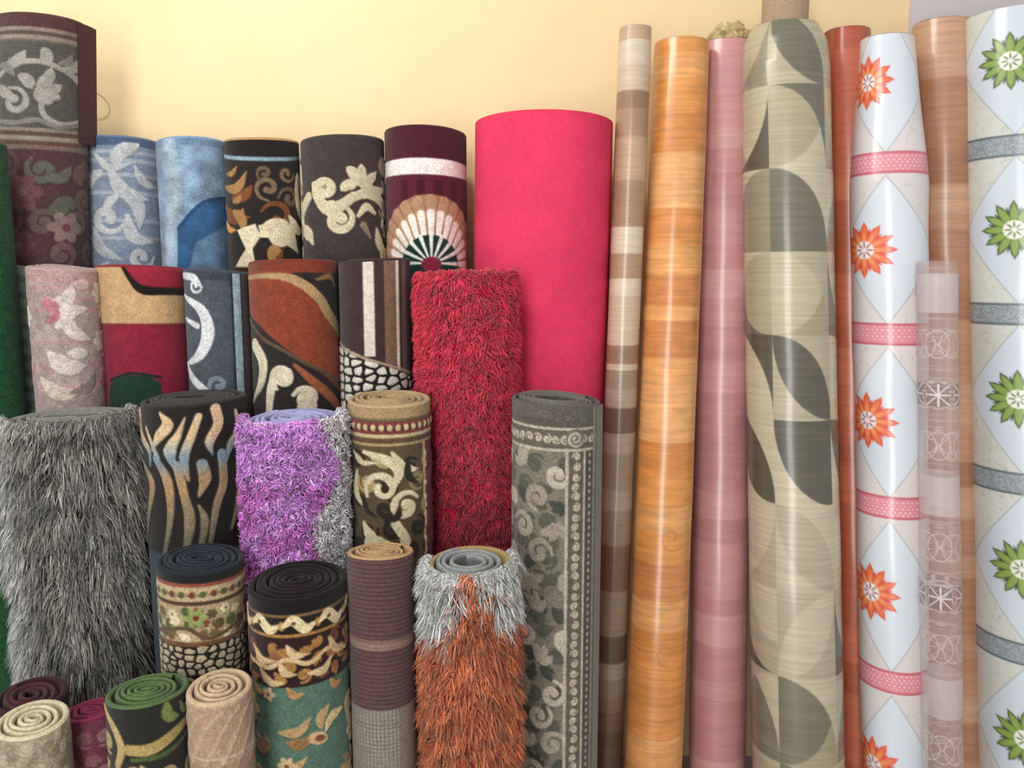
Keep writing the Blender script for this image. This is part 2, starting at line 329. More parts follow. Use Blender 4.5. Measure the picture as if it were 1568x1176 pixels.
def pB0(p):
    p.base('#6f7a72')
    for i in range(30): p.band(400+i*24,411+i*24,'#5a675f')
    p.speck(.1,.1)
def pB1(p):
    p.base('#a69590');W='#cfc4bb';R='#b0747c'
    p.band(400,432,'#b39290')
    for y in (436,452,470,520,560,590): p.band(y,y+6,'#b08e8e')
    p.leaf(75,470,110,430,11,W,.2);p.leaf(90,500,130,470,11,W,-.2);p.leaf(100,480,135,520,10,W,.2);p.leaf(80,540,130,560,14,W,.2);p.leaf(70,580,125,600,12,'#c9b9ac',.2);p.ell(80,465,13,9,R,20);p.leaf(75,490,90,470,7,R,.2);p.leaf(62,430,75,520,6,'#9b8a86',.1);p.ell(118,540,14,9,W);p.leaf(110,600,140,570,9,'#8d817b',.2);p.ell(122,432,12,8,'#cfb3b0')
    p.scroll(-140,-60,420,640,44,[W,R],2,5,'lf');p.scroll(60,140,420,640,44,[W,R],3,5,'lf');p.speck(.1,.15)
def pB2(p):
    p.base('#882237')
    p.poly([(100,395),(186,395),(200,440),(240,450),(320,452),(320,497),(100,497)],'#c2a074')
    p.band(395,412,'#762430')
    p.poly([(100,412),(186,412),(200,435),(215,455),(300,466),(320,497),(100,497)],'#c2a074')
    p.poly([(186,412),(320,412),(320,440),(212,440)],'#962839');p.stroke([(186,408),(200,432),(216,446),(250,447),(320,447)],[2,4,7,6,5],'#1d1716')
    p.poly([(170,640),(172,590),(185,576),(225,576),(240,590),(246,640)],'#1f3a2e');p.stroke([(172,585),(200,573),(240,580)],2,'#222222')
    p.speck(.07,.1)
def pB3(p):
    p.base('#4d535d');p.band(395,430,'#3d434e')
    W='#d5d8da';p.stroke([(283,425),(300,428),(310,440)],[5,6,2],W);p.stroke([(288,455),(310,475),(320,510),(308,545),(290,562)],[3,8,10,8,2],W);p.stroke([(290,490),(305,500)],[3,5],W)
    p.stroke([(286,560),(298,580),(318,600)],[4,7,6],W);p.curl(302,440,12,0,1,2.5,W)
    x,_=p.q(364,500);p.vband(x-8,x+6,395,1300,'#a3b7c2');p.vband(x-11,x-8,395,1300,'#23282f');p.vband(x+6,x+9,395,1300,'#23282f');p.vband(x+9,x+60,395,1300,'#5b4d4a')
    p.curl(335,590,16,100,1,4,'#7c8794');p.speck(.12,.12)
def pB4(p):
    p.base('#2c2725');p.band(390,419,'#7d3a2a',bow=0)
    p.poly([(370,418),(440,418),(478,440),(500,480),(516,500),(530,620),(470,560),(400,500),(370,480)],'#86402b')
    p.poly([(440,400),(540,400),(540,520),(510,500),(490,455)],'#2c2725');p.stroke([(376,425),(420,424),(455,434),(485,460),(500,485),(520,520)],[3,5,7,8,9,9],'#b09068')
    p.stroke([(372,490),(405,520),(430,535),(470,560),(520,600)],3,'#5d4a3a')
    p.stroke([(480,430),(500,425),(508,440)],[2,5,2],'#8a6a4a');p.band(390,420,'#7d3a2a')
    C='#d8ccb4';p.stroke([(392,530),(403,555),(400,590),(388,622)],[11,10,8,3],C);p.curl(432,580,19,120,1.1,7,C);p.stroke([(412,640),(415,600),(425,575),(440,570)],[6,8,8,6],C)
    p.curl(465,612,18,200,1.1,7,C);p.ell(468,625,15,11,C);p.stroke([(450,560),(480,590),(520,640)],[3,7,9],'#9a5a3c');p.scroll(-150,150,650,760,40,[C,'#8e4128'],2,6,'c');p.speck(.1,.12)
def pB5(p):
    p.base('#3d2f2d')
    x,_=p.q(566,500);p.vband(x-8,x+8,390,545,'#d9cfc2')
    x,_=p.q(598,500);p.vband(x-10,x+9,398,560,'#7d6350');p.vband(x+9,x+15,398,570,'#e0d8cc');p.vband(x+21,x+32,398,1200,'#6d5646')
    line=528+np.maximum(0,(p.X+55)*.45)
    reg=np.clip((p.Y-line)/2,0,1);p.pebble(19,14,reg,'#1e1b1a','#d8d2c4',.2)
    p.stroke([(515,525),(560,548),(628,577)],2.2,'#a8937a');p.speck(.08,.08)
def pZebra(p):
    p.base('#24201e');p.band(590,626,'#2b2927')
    keep=p.c.copy()
    cr=hx('#d2b692');bl=hx('#7890a0');tn=hx('#a58866');dk=hx('#585c50')
    t=np.clip((p.Y-625)/230,0,1)
    col=np.where((t<.2)[:,None],cr,np.where((t<.34)[:,None],cr+(bl-cr)*((t-.2)/.14)[:,None],np.where((t<.46)[:,None],bl+(tn-bl)*((t-.34)/.12)[:,None],tn+(dk-tn)*np.clip((t-.55)/.45,0,1)[:,None])))
    S=[([(222,632),(224,665),(236,690),(238,715)],[6,8,5,1]),([(252,632),(262,650),(250,668),(240,690)],[2,9,8,1]),([(285,640),(276,665),(265,690),(272,715)],[1,5,10,3]),([(303,640),(293,670),(284,700),(290,735)],[5,6,7,2]),([(326,632),(330,655),(318,680),(322,700)],[8,8,7,1]),([(355,640),(360,670),(348,690),(342,715)],[3,8,7,1]),
    ([(225,705),(240,740),(235,790),(232,840)],[2,7,5,2]),([(245,700),(262,735),(266,790),(258,850)],[5,8,5,3]),([(275,712),(285,760),(292,800),(284,860)],[7,6,8,3]),([(308,712),(312,735),(304,760)],[8,9,2]),([(335,700),(338,745),(328,780),(318,850)],[7,7,6,3]),([(360,720),(362,770),(350,820)],[6,7,3]),([(232,655),(248,700),(252,720)],[2,5,2]),([(304,775),(312,800),(306,850)],[2,6,4])]
    for a,w in S: p.stroke(a,w,'#ffffff')
    m=(p.c[:,0]-keep[:,0])/(1-keep[:,0]+1e-6);p.c=keep+(col-keep)*np.clip(m,0,1)[:,None]
    p.mix(np.clip((p.Y-845)/10,0,1),'#2c4452');p.speck(.12,.1)
def pC4(p):
    p.base('#5a4c36');p.band(590,640,'#a58c68');p.band(638,641,'#6f5f46');p.band(643,662,'#7a3a3a')
    for i in range(-14,15): p.ell(i*12,652,4,5,'#c9b58d',raw=True);p.ell(i*12+6,652,2,4,'#3a3428',raw=True)
    p.band(662,668,'#c7b48c');p.band(668,676,'#5c4a36');p.band(676,680,'#a8936c')
    C='#d2c6a5';K='#2e2720'
    p.scroll(-130,130,690,860,38,['#8d7a55',K,K,'#a8946a'],9,4.5,'clc')
    p.curl(585,745,26,150,1.1,6,C);p.curl(620,775,24,330,1.15,6,C,dr=-1);p.stroke([(560,690),(590,700),(610,720),(600,745)],[3,7,8,4],C);p.leaf(600,690,640,720,8,C,.2);p.leaf(560,800,600,830,9,C,.2);p.stroke([(605,800),(620,830),(600,850)],[7,8,4],C);p.leaf(550,720,565,780,6,C,.2);p.curl(575,830,18,20,1.,5,C)
    p.ell(590,745,6,7,K);p.leaf(560,760,580,790,5,K,.2);p.leaf(622,700,640,745,6,K,.2);p.leaf(590,795,610,770,6,K,.3)
    p.leaf(545,690,580,705,5,C,.2);x,_=p.q(648,700);p.vband(x-3,x+3,680,1200,'#c7b48c');p.vband(x+3,x+40,680,1200,'#6a3034');p.speck(.12,.08)
def pC5(p):
    p.base('#736c61');p.band(590,645,'#605c53');L='#bab09e';M='#9b9181';K='#474a41'
    x,_=p.q(868,700)
    p.vband(-200,x,655,2000,'#7c7567')
    p.scroll(-100,x-10,690,1500,34,[K,'#5a5a4e'],5,4.5,'cll')
    p.scroll(-105,x-16,690,1500,50,[L,M,L,'#a89f8e'],21,5.2,'cllc')
    p.vband(x-3,x+2,640,2000,L);p.vband(x+2,x+26,640,2000,'#625c50')
    for i in range(60):
        y=665+i*15;p.curl(x+14,y,6.5,i*90,1.,2.1,L,raw=True)
    p.vband(x+26,x+30,640,2000,L);p.vband(x+30,x+46,640,2000,'#4d4840')
    for i in range(90): p.ell(x+38,650+i*11,2.8,3,'#a39b8c',raw=True)
    p.band(640,652,'#59554c');p.band(652,656,L);p.band(656,683,'#615c51')
    for i in range(-7,12): p.curl(i*14,669,7,i*70,1,2,L,raw=True)
    p.band(683,687,L);p.ell(x+12,668,15,15,'#6c675b',raw=True);p.curl(x+12,668,13,0,1.6,2,L,raw=True)
    p.vband(x+46,x+60,620,2000,'#857f72')
    p.speck(.14,.1)
def pD1(p):
    p.base('#ab9777');p.band(800,895,'#1d1f1f')
    p.band(892,898,'#8c4a3a');p.band(898,920,'#baa682')
    for i in range(-12,13): p.ell(i*15,909,5,5,'#6d4034' if i%2 else '#4c5a3c',raw=True);p.leaf(i*15+3,905,i*15+12,913,2,'#8e7a55',raw=True)
    p.band(920,926,'#4b3a2c')
    p.scroll(-130,130,928,985,20,['#4e5b38','#8c4a3a','#5d4c36','#d9caa8','#6b5a3c'],4,3.2,'lfc');p.flower(300,945,17,6,'#8a9a5a','#7c2f2c',w=5);p.stroke([(250,975),(285,960),(320,978),(365,960)],3,'#5d4a36')
    p.band(982,990,'#6b4a34');p.band(990,1400,'#25211c')
    reg=np.clip((p.Y-988)/2,0,1)*np.clip((1060-p.Y)/2,0,1);p.pebble(15,11,reg,'#1f1c19','#b9aa8c',.2);p.band(1046,1400,'#33323c')
    p.speck(.12,.1)
def pD2(p):
    p.base('#527060');p.band(800,938,'#191416');G='#c8ae84'
    p.band(938,942,'#7c5a35');p.band(942,968,'#1f1a18')
    for i in range(-4,5):
        p.stroke([(i*52-22,955),(i*52-8,947),(i*52+8,961),(i*52+22,955)],[3,8,8,3],'#d8c8a0',raw=True);p.ell(i*52+27,955,4.5,7,'#b98a50',raw=True);p.ell(i*52-8,951,3.5,3,'#6a4028',raw=True)
    p.band(968,973,'#a8763f');p.band(973,1050,'#2a1918')
    p.scroll(-160,160,974,1054,27,['#8a5a38','#6d3f2c','#9c7040'],12,3.6,'cll')
    for q in ((395,990,425,1008),(405,1025,440,1040),(440,985,470,1000),(470,1030,505,1012),(500,985,525,1010),(430,1010,455,1030)): p.leaf(*q,6.5,G,.25)
    p.stroke([(390,1015),(415,1020),(440,1005),(470,1015),(500,1000),(525,1015)],[3,4,3,4,3,3],G)
    for x in (-80,-20,45,100): p.leaf(x,1050,x+25,1060,6,'#ac8258',.3,raw=True)
    T='#b3946a';p.leaf(430,1120,475,1098,8,T,.2);p.leaf(440,1135,480,1125,9,'#8f6a45',.2);p.leaf(500,1090,490,1125,8,T,.2);p.leaf(520,1105,495,1130,8,'#cdb488',.2);p.ell(485,1135,16,10,'#c7a77c',20);p.ell(487,1135,8,5,'#7a4a33',20);p.leaf(430,1170,470,1160,7,T,.2)
    p.flower(415,1062,11,5,'#cdb488','#8a4a30',w=4);p.flower(440,1172,14,6,'#c9ae85','#7a4a33',w=5);p.scroll(-160,-50,1070,1300,60,[T,'#9a7450'],3,5,'fl');p.scroll(75,160,1070,1300,60,[T,'#9a7450'],3,5,'fl');p.scroll(-50,80,1190,1400,60,[T,'#9a7450'],3,5,'fl')
    p.speck(.14,.1)
def pD3(p):
    p.base('#5a4241');k=(np.sin(p.Y*2*math.pi/6.5)>0);p.c*=np.where(k,1.06,.9)[:,None];p.h=k*1.
    p.band(980,984,'#7a5c54');p.band(984,996,'#8a7064');p.band(996,999,'#5c4241')
    m=np.clip((p.Y-1086)/2,0,1);p.mix(m,'#968d82');gg=((np.abs((p.X/6)%1-.5)>.34)|(np.abs((p.Y/6)%1-.5)>.36))*m*(p.X<25);p.mix(gg*.7,'#6e665e');p.mix(m*(p.X>=25)*1.,'#85766a');p.speck(.1,.05)
def pE1(p): p.base('#a0957f');p.scroll(-110,110,1130,1400,24,['#b5ab95','#8b806c'],2,3,'cl');p.band(1000,1128,'#b3aa8f');p.speck(.12,.08)
def pE2(p): p.base('#6e3846');p.band(1000,1112,'#742a46');p.scroll(-110,110,1120,1400,30,['#947072','#84565c'],2,4,'cl');p.speck(.12,.08)
def pE3(p):
    p.base('#262520');G='#74834a';p.band(1000,1085,'#46583a');p.stroke([(165,1095),(180,1120),(190,1150),(185,1176)],[5,7,7,6],'#b09a6a');p.stroke([(200,1150),(230,1152),(265,1140),(290,1125)],[8,9,8,5],'#a8935c')
    p.leaf(250,1090,270,1120,9,G,.3);p.leaf(270,1100,285,1115,6,G,.3);p.stroke([(205,1165),(250,1165),(285,1150)],[3,4,3],'#4a5a34');p.scroll(-140,-70,1090,1400,40,[G,'#b09a6a'],2,5,'cl');p.scroll(-60,120,1180,1400,40,[G,'#b09a6a'],2,5,'cl');p.speck(.12,.08)
def pE4(p):
    p.base('#a88d76')
    for i in range(-6,7): p.stroke([(i*26-30,1180),(i*26+8,1110),(i*26+30,1090)],[3,3,2],'#b39a84',raw=True)
    p.band(1000,1082,'#b89f85');p.band(1160,1163,'#c4b19a');p.band(1172,1400,'#9c826c');p.speck(.08,.08)
def pE0(p): p.base('#3c2226');p.speck(.12,.08)
def shagbase(c):
    def f(p): p.base(c);p.speck(.1,.1)
    return f
# ---- vinyl
def grain(p,amt,sx=.02,sy=.5,seed=1): p.c*=(1+amt*(fbm(p.X*sx,p.Y*sy,seed)-.5)*2)[:,None]
def bands(p,y0,y1,hs,cols,seed):
    r=np.random.default_rng(seed);y=y0
    while y<y1:
        h=r.uniform(*hs);p.band(y,y+h,cols[r.integers(len(cols))],aa=.8);
        y+=h
def pF1(p):
    p.base('#9c7f66');bands(p,-80,560,(26,44),['#a08068','#c2ae98','#a88a72','#8f705a','#cdbdaa','#b89a80'],6);bands(p,560,1700,(22,44),['#7c614c','#95806c','#8e725a','#6b5342','#a59280'],8);grain(p,.08,.03,.7,2)
def pF2(p):
    p.base('#dc9450');bands(p,-80,1700,(22,60),['#d6924f','#da9c60','#cb8546','#dda268','#d28b4c','#c7824a'],3);grain(p,.12,.015,.45,4);grain(p,.08,.05,.1,7)
    for y in (540,835,1010): p.curl(p.R*.35,y,22,30,1.,1.2,'#c07838',raw=True)
def pF3(p): p.base('#c48d8f');bands(p,-80,1700,(20,60),['#c48d8d','#be8585','#ca9795','#b88181'],5);grain(p,.06,.02,.3,4)
def pF4(p):
    cw,ch=88.,131.;X=p.X+26;Y=p.Y-0;i=np.floor(X/cw);j=np.floor(Y/ch).astype(int);u=X/cw-i;v=Y/ch-j
    pal=np.array([hx(x) for x in ('#b0a68e','#908872','#6e6a5b','#bfb69d','#5b574a','#a2997f')])
    L_=[(1,0,'00',4),(4,5,'00',3),(3,1,'11',1),(2,3,'10',5),(4,3,'01',5),(3,4,'11l',5),(0,3,'00',5),(4,0,'10',3),(0,3,'11',2)]
    R_=[(0,2,'11l',3),(2,3,'01',5),(3,2,'01',2),(0,5,'01',3),(0,4,'11l',2),(3,4,'10',4),(3,0,'10l',1),(0,3,'00l',3),(3,5,'01',2)]
    par=(i.astype(int)%2==0)
    jm=(j%9)
    def tab(k): return np.where(par,np.array([r[k] for r in R_],dtype=object)[jm],np.array([r[k] for r in L_],dtype=object)[jm])
    bg=tab(0).astype(int);fg=tab(1).astype(int);sh=tab(2).astype(str);f2=tab(3).astype(int)
    p.c[:]=pal[bg]
    def q(cx,cy,s=1.): return (np.hypot(u-cx,(v-cy))-s)*cw
    Q={'00':q(0,0),'10':q(1,0),'01':q(0,1),'11':q(1,1)}
    sd=np.select([sh=='00',sh=='10',sh=='01',sh=='11',sh=='00l',sh=='11l',sh=='10l'],[Q['00'],Q['10'],Q['01'],Q['11'],np.maximum(Q['00'],Q['11']),np.maximum(Q['10'],Q['01']),np.maximum(Q['10'],Q['01'])],99.)
    m=np.clip(.5-sd/2,0,1);p.c+=(pal[fg]-p.c)*m[:,None]
    inner=np.select([sh=='00',sh=='10',sh=='01',sh=='11'],[q(0,0,.62),q(1,0,.62),q(0,1,.62),q(1,1,.62)],99.)
    m=np.clip(.5-inner/2,0,1)*((jm==2)|(jm==7));p.c+=(pal[f2]-p.c)*m[:,None]
    lens=np.select([sh=='00',sh=='10',sh=='01',sh=='11'],[np.maximum(Q['00'],Q['10']),np.maximum(Q['10'],Q['11']),np.maximum(Q['01'],Q['00']),np.maximum(Q['11'],Q['01'])],99.)
    m=np.clip(.5-lens/2,0,1)*((jm==1)|(jm==3)|(jm==5)|(jm==8));p.c+=(pal[f2]-p.c)*(m*.8)[:,None]
    grain(p,.09,.012,.35,3)
def pF5(p): p.base('#c0664c');bands(p,-80,1700,(30,70),['#c0664c','#b85e46','#c87054','#b0583f'],5);grain(p,.08,.02,.4,4)
def pF7(p): p.base('#bd8a6c');bands(p,-80,1700,(22,66),['#bb8c70','#b07f64','#c49a7e','#a8785c','#be8e72'],15);grain(p,.1,.02,.5,4)
def diam(p,cx,cy,rx,ry,c):
    sd=(np.abs(p.X-cx)/rx+np.abs(p.Y-cy)/ry-1)*min(rx,ry)*.75;p.mix(np.clip(.5-sd/2,0,1),c);return sd
def marble(p,base,ln,seed):
    p.base(base);w1=fbm(p.X*.03,p.Y*.03,seed)*60;w2=fbm(p.X*.03+7,p.Y*.03+3,seed+3)*60
    k=vn((p.X+w1)*.09,(p.Y+w2)*.09,seed);m=np.clip(1-np.abs(k-.5)/.035,0,1)*.55;p.mix(m,ln)
def pF6(p):
    marble(p,'#dcd6d5','#bdb5ab',4)
    xs=(-34-160,-34,-34+160);ys=[130-9+i*267 for i in range(-1,6)]
    for cy in ys:
        for cx in xs:
            for ox in (0,):
                sd=diam(p,cx+30,cy,76,116,'#d7dfe9');p.mix(np.clip(1-np.abs(sd)/1.4,0,1)*.8,'#aaa2a4')
            diam(p,cx+110,cy+25,22,36,'#d7e0ea')
            n=12;p.flower(cx,cy,34,n,'#cf4a52','#f3e9ea',raw=True,w=3.2,rot=.26)
            p.flower(cx,cy,44,n,'#dd5a3c','#f3e9ea',raw=True,w=6.6);p.flower(cx,cy,39,n,'#ea7c52','#f3e9ea',raw=True,w=4.6)
            p.flower(cx,cy,27,n,'#f09a66','#f3e9ea',raw=True,w=3.2)
            p.ell(cx,cy,14,14,'#f1ecec',raw=True);p.flower(cx,cy,14,8,'#a8606e','#f6f0f0',raw=True,w=1.3)
        yb=cy+131;p.band(yb-17,yb+17,'#e08e9b');k=((np.abs((p.X/7+ (np.floor(p.Y/5)%2)*.5)%1-.5)<.22)&(np.abs(p.Y-yb)<12)&((np.abs((p.Y/5)%1-.5)<.25)));p.mix(k*1.,'#edc0c6');p.band(yb-17,yb-14,'#c4606e');p.band(yb+14,yb+17,'#c4606e')
def pF8(p):
    marble(p,'#d3d6ce','#a6ac97',9)
    xs=(-10-170,-10,-10+170);ys=[96-7+i*264 for i in range(-1,6)]
    for cy in ys:
        for cx in xs:
            sd=diam(p,cx+4,cy,84,116,'#d0dbe6');p.mix(np.clip(1-np.abs(sd)/1.4,0,1)*.8,'#98a4a4')
            n=12;p.flower(cx,cy,36,n,'#3f4c34','#f3f3ea',raw=True,w=3.,rot=.26);p.flower(cx,cy,46,n,'#4c5a38','#f3f3ea',raw=True,w=6.8);p.flower(cx,cy,42,n,'#8ba851','#f3f3ea',raw=True,w=5.2)
            p.ell(cx,cy,15,15,'#eef0e6',raw=True);p.flower(cx,cy,13,8,'#5a6e3a','#f6f0f0',raw=True,w=1.2)
        yb=cy+132;p.band(yb-17,yb+17,'#8b969c');k=hsh(np.floor(p.X/2.6),np.floor(p.Y/2.6),2)>.55;p.mix(k*(np.abs(p.Y-yb)<13)*.6,'#b2babd');p.band(yb-17,yb-14,'#5f6b72');p.band(yb+14,yb+17,'#5f6b72')
def pFL(p):
    p.base('#d2bcba');a=np.full(p.n,.3)
    j=np.floor((p.Y-20)/78);yy=(p.Y-20)-j*78-39
    k=np.mod(j,4)
    m=(k==1)&(np.abs(yy)<30);p.mix(m*1.,'#dccfd0');a=np.where(m,.55,a)
    xm=np.mod(p.X+20,40)-20
    r=np.hypot(xm,yy*.8);r2=np.hypot(np.abs(xm)-20,yy*.8)
    ln=((np.abs(r-17)<.8)|(np.abs(r2-17)<.8)|(np.abs(np.abs(xm)-np.abs(yy))<.7))&(k!=1)&(np.abs(yy)<36);p.mix(ln*1.,'#e2d6d4');a=np.where(ln,.6,a)
    ast=(np.abs(yy)<18)&(np.abs(xm)<16)&(k==3);p.mix(ast*1.,'#95807c');a=np.where(ast,.6,a);st=ast&((np.abs(xm)<1.5)|(np.abs(yy)<1.5)|(np.abs(np.abs(xm)-np.abs(yy))<1.5));p.mix(st*1.,'#ded6d4');a=np.where(st,.9,a)
    a=np.where(np.abs(np.abs(yy)-38)<.8,.5,a)
    a=a*np.clip((p.Y-385)/40,.25,1)
    p.al=a
def colr(cols,wts=None,var=.06):
    C=np.array([hx(c) for c in cols])
    def f(p):
        k=rng.choice(len(C),p.n,p=wts);return C[k]*(1+var*rng.normal(0,1,(p.n,1)))
    return f
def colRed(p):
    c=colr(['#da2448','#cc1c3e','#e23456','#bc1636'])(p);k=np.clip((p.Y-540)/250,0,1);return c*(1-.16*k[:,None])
def colPink(p):
    c=colr(['#d496e2','#c67cd6','#e0aeea','#bc74cc'])(p);d=colr(['#bc64b6','#c674c2','#b058b0'])(p);w=colr(['#cfcbd2','#b9b3bd','#e2dde2'])(p)
    k=np.clip((p.Y-700)/80,0,1)+.25*(rng.random(p.n)-.5);k2=fbm(p.X*.03,p.Y*.03,3);c=np.where(((k>.5)&(k2<.55))[:,None],d,c)
    edge=54+14*np.sin(p.Y/22.)-np.clip(p.Y-760,0,100)*.45
    return np.where((p.X>edge)[:,None],w,c)
def colGrey(p): 
    c=colr(['#7e7c73','#696760','#928f86','#595851','#a2a098'])(p);k=fbm(p.X*.03,p.Y*.02,4);c=c*(.8+.5*k)[:,None];
    m=(p.X<-85)|(hsh(np.floor(p.X/6),np.floor(p.Y/10),6)>.94);return np.where(m[:,None],c*.35+hx('#d0d4d0')*.65,c)
def colOr(p):
    o=colr(['#c4663c','#b05430','#d07a4c','#9c482c','#c97e56'])(p);w=colr(['#cfcfca','#b5b8b5','#e6e4de','#9fa6a6'])(p)
    th=np.where(p.X<-30,985,np.where(p.X<-12,930,np.where(p.X<4,880,np.where(p.X<22,915,np.where(p.X<38,900,965)))))+rng.normal(0,6,p.n)
    c=np.where((p.Y<th)[:,None],w,o);tp=(p.Y<868)&(rng.random(p.n)<.45);return np.where(tp[:,None],colr(['#b9a468','#a88f58','#c4b07c'])(p),c)
# ================================================================ BUILD ROLLS
roll('A0','artificial_grass_roll',pA0,'#1f4a2c','#183d24',d=.004,turns=3)
roll('A1','rolled_floral_carpet',pA1,'#4a2b2c','#4a2b2c',yb=430,turns=3,flap=(.85,1.5,.018,.27,'#4a2a2e'))
roll('A2','rolled_leaf_pattern_rug',pA2,'#5c6f8c','#5c6f8c',yb=430,turns=3)
roll('A3','rolled_blue_rug',pA3,'#7893ae','#7893ae',yb=430,turns=3)
roll('A4','rolled_black_scroll_rug',pA4,'#a5815c','#a5815c',yb=430,turns=3,t=.014,relief=.0022)
roll('A5','rolled_cream_scroll_rug',pA5,'#453b38','#453b38',yb=430,turns=3,relief=.0028)
roll('A6','rolled_fan_pattern_rug',pA6,'#44192a','#44192a',yb=430,turns=3)
roll('A7','pink_felt_carpet_roll',pA7,'#d42c50','#d42c50',d=.006,turns=4,t=.006,smat=M_felt,wob=.004,tilt=.002)
roll('B0','rolled_striped_mat',pB0,'#66766b','#66766b',yb=650,turns=1,t=.008,d=.003)
roll('B1','rolled_pastel_floral_rug',pB1,'#a08c88','#a08c88',yb=650,turns=3)
roll('B2','rolled_abstract_red_rug',pB2,'#7a2530','#7a2530',yb=650,turns=3,ry=.85,relief=.0022)
roll('B3','rolled_slate_scroll_rug',pB3,'#3d4552','#3d4552',yb=650,turns=3)
roll('B4','rolled_terracotta_rug',pB4,'#6f2e22','#6f2e22',yb=660,turns=3,ry=.9,relief=.0028)
roll('B5','rolled_pebble_border_rug',pB5,'#352826','#352826',yb=650,turns=3,relief=.0022)
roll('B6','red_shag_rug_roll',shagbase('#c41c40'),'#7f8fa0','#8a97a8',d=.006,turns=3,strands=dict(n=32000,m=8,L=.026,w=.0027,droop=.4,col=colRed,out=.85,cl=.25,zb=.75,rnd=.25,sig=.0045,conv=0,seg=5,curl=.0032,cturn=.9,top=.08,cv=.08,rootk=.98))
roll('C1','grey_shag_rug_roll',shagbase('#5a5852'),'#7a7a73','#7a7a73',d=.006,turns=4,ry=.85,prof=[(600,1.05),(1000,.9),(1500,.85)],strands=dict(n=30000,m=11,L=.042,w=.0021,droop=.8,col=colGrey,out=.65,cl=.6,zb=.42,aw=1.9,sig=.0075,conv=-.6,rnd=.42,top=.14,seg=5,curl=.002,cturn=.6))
roll('C2','rolled_zebra_pattern_rug',pZebra,'#33312f','#3d3b3a',yb=870,turns=4,relief=.0028,t=.011)
roll('C3','violet_shag_rug_roll',shagbase('#b070b6'),'#8f90b8','#9a9cc4',d=.006,turns=4,t=.014,strands=dict(n=18000,m=6,L=.022,w=.0038,droop=.2,col=colPink,out=.9,cl=.25,zb=.68,aw=1.9,sig=.0042,conv=-.1,rnd=.3,top=.1,seg=6,curl=.005,cturn=1.1,cv=.09,rootk=.97))
roll('C4','rolled_beige_scroll_rug',pC4,'#ab9470','#a48d69',yb=880,turns=4,relief=.0028,t=.011)
roll('C5','rolled_grey_persian_rug',pC5,'#55524d','#6b6660',turns=4,t=.008,d=.0019,flap=(1.05,1.35,.005,.95,'#7b766c'))
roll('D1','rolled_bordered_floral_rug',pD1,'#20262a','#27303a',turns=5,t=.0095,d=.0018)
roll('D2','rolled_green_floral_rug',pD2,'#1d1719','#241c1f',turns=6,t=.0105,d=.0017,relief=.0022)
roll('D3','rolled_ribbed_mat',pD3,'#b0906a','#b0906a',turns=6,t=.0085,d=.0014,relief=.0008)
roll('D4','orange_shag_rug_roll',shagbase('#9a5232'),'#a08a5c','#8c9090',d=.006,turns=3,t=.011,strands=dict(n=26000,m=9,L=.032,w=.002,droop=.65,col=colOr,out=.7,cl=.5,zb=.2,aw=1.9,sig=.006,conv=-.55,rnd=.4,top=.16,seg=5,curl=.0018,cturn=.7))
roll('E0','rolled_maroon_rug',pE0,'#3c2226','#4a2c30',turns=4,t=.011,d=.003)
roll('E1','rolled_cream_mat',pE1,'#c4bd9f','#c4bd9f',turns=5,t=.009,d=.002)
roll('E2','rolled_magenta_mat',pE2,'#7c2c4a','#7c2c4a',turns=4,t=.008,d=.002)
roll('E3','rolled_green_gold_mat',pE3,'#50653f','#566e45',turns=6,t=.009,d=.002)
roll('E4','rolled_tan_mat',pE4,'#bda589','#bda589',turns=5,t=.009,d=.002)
V=dict(smat=M_vin,t=.0025,relief=0,wob=.006,tilt=0.,wav=.006)
roll('F1','vinyl_flooring_roll',pF1,'#b9a894','#8a7460',turns=2,d=.0035,**V)
roll('F2','vinyl_flooring_roll',pF2,'#b5793f','#b5793f',turns=2,d=.0035,**V)
roll('F3','vinyl_flooring_roll',pF3,'#8a6a50','#8a6a50',turns=2,d=.0045,**V)
roll('F4','vinyl_flooring_roll',pF4,'#8a876f','#8a876f',turns=3,d=.0024,dens=1.75,prof=[(0,.68),(14,.72),(50,.95),(90,1.),(1200,1.)],**V)
roll('F5','vinyl_flooring_roll',pF5,'#8a4634','#8a4634',turns=2,d=.0045,**V)
V['wav']=.014
roll('F6','vinyl_flooring_roll',pF6,'#7a5648','#c9c4bc',turns=3,d=.0021,dens=1.7,prof=[(0,.76),(55,.78),(170,.95),(280,1.1),(420,1.08),(900,.98),(1300,.9)],**V)
V['wav']=.006
roll('F7','vinyl_flooring_roll',pF7,'#8a6048','#8a6048',turns=2,d=.0045,**V)
roll('F8','vinyl_flooring_roll',pF8,'#c9c9c0','#c9c9c0',turns=3,d=.0022,dens=1.6,**V)
def postL(p): return np.hstack([p.c,p.al[:,None]])
roll('FL','clear_lace_plastic_roll',pFL,'#cdb8b4',None,turns=2,d=.0021,smat=M_lace,t=.0025,relief=0,post=postL,tilt=0.,wav=.02)
def tube(name,x,y,z0,z1,r,col):
    mb=MB();a=np.linspace(0,2*math.pi,41)[:-1];rows=[(z0,r),(z1-.002,r),(z1,r-.002),(z1,r-.006),(z1-.002,r-.008),(z0,r-.008)]
    v=np.vstack([np.stack([x+rr*np.sin(a),y-rr*np.cos(a),np.full(40,zz)],-1) for zz,rr in rows[::-1]]);mb.grid(v,6,40,np.tile(hx(col),(len(v),1)),0,True);return mb.build(name,[M_coil])
T4,_=P(1201,45,.17);tube('cardboard_core_tube',T4[0],T4[1],T4[2]-.06,T4[2]+.10,.055,'#a89078')
import bmesh
T3,_=P(1112,70,.25)
bm=bmesh.new();bmesh.ops.create_icosphere(bm,subdivisions=4,radius=1)
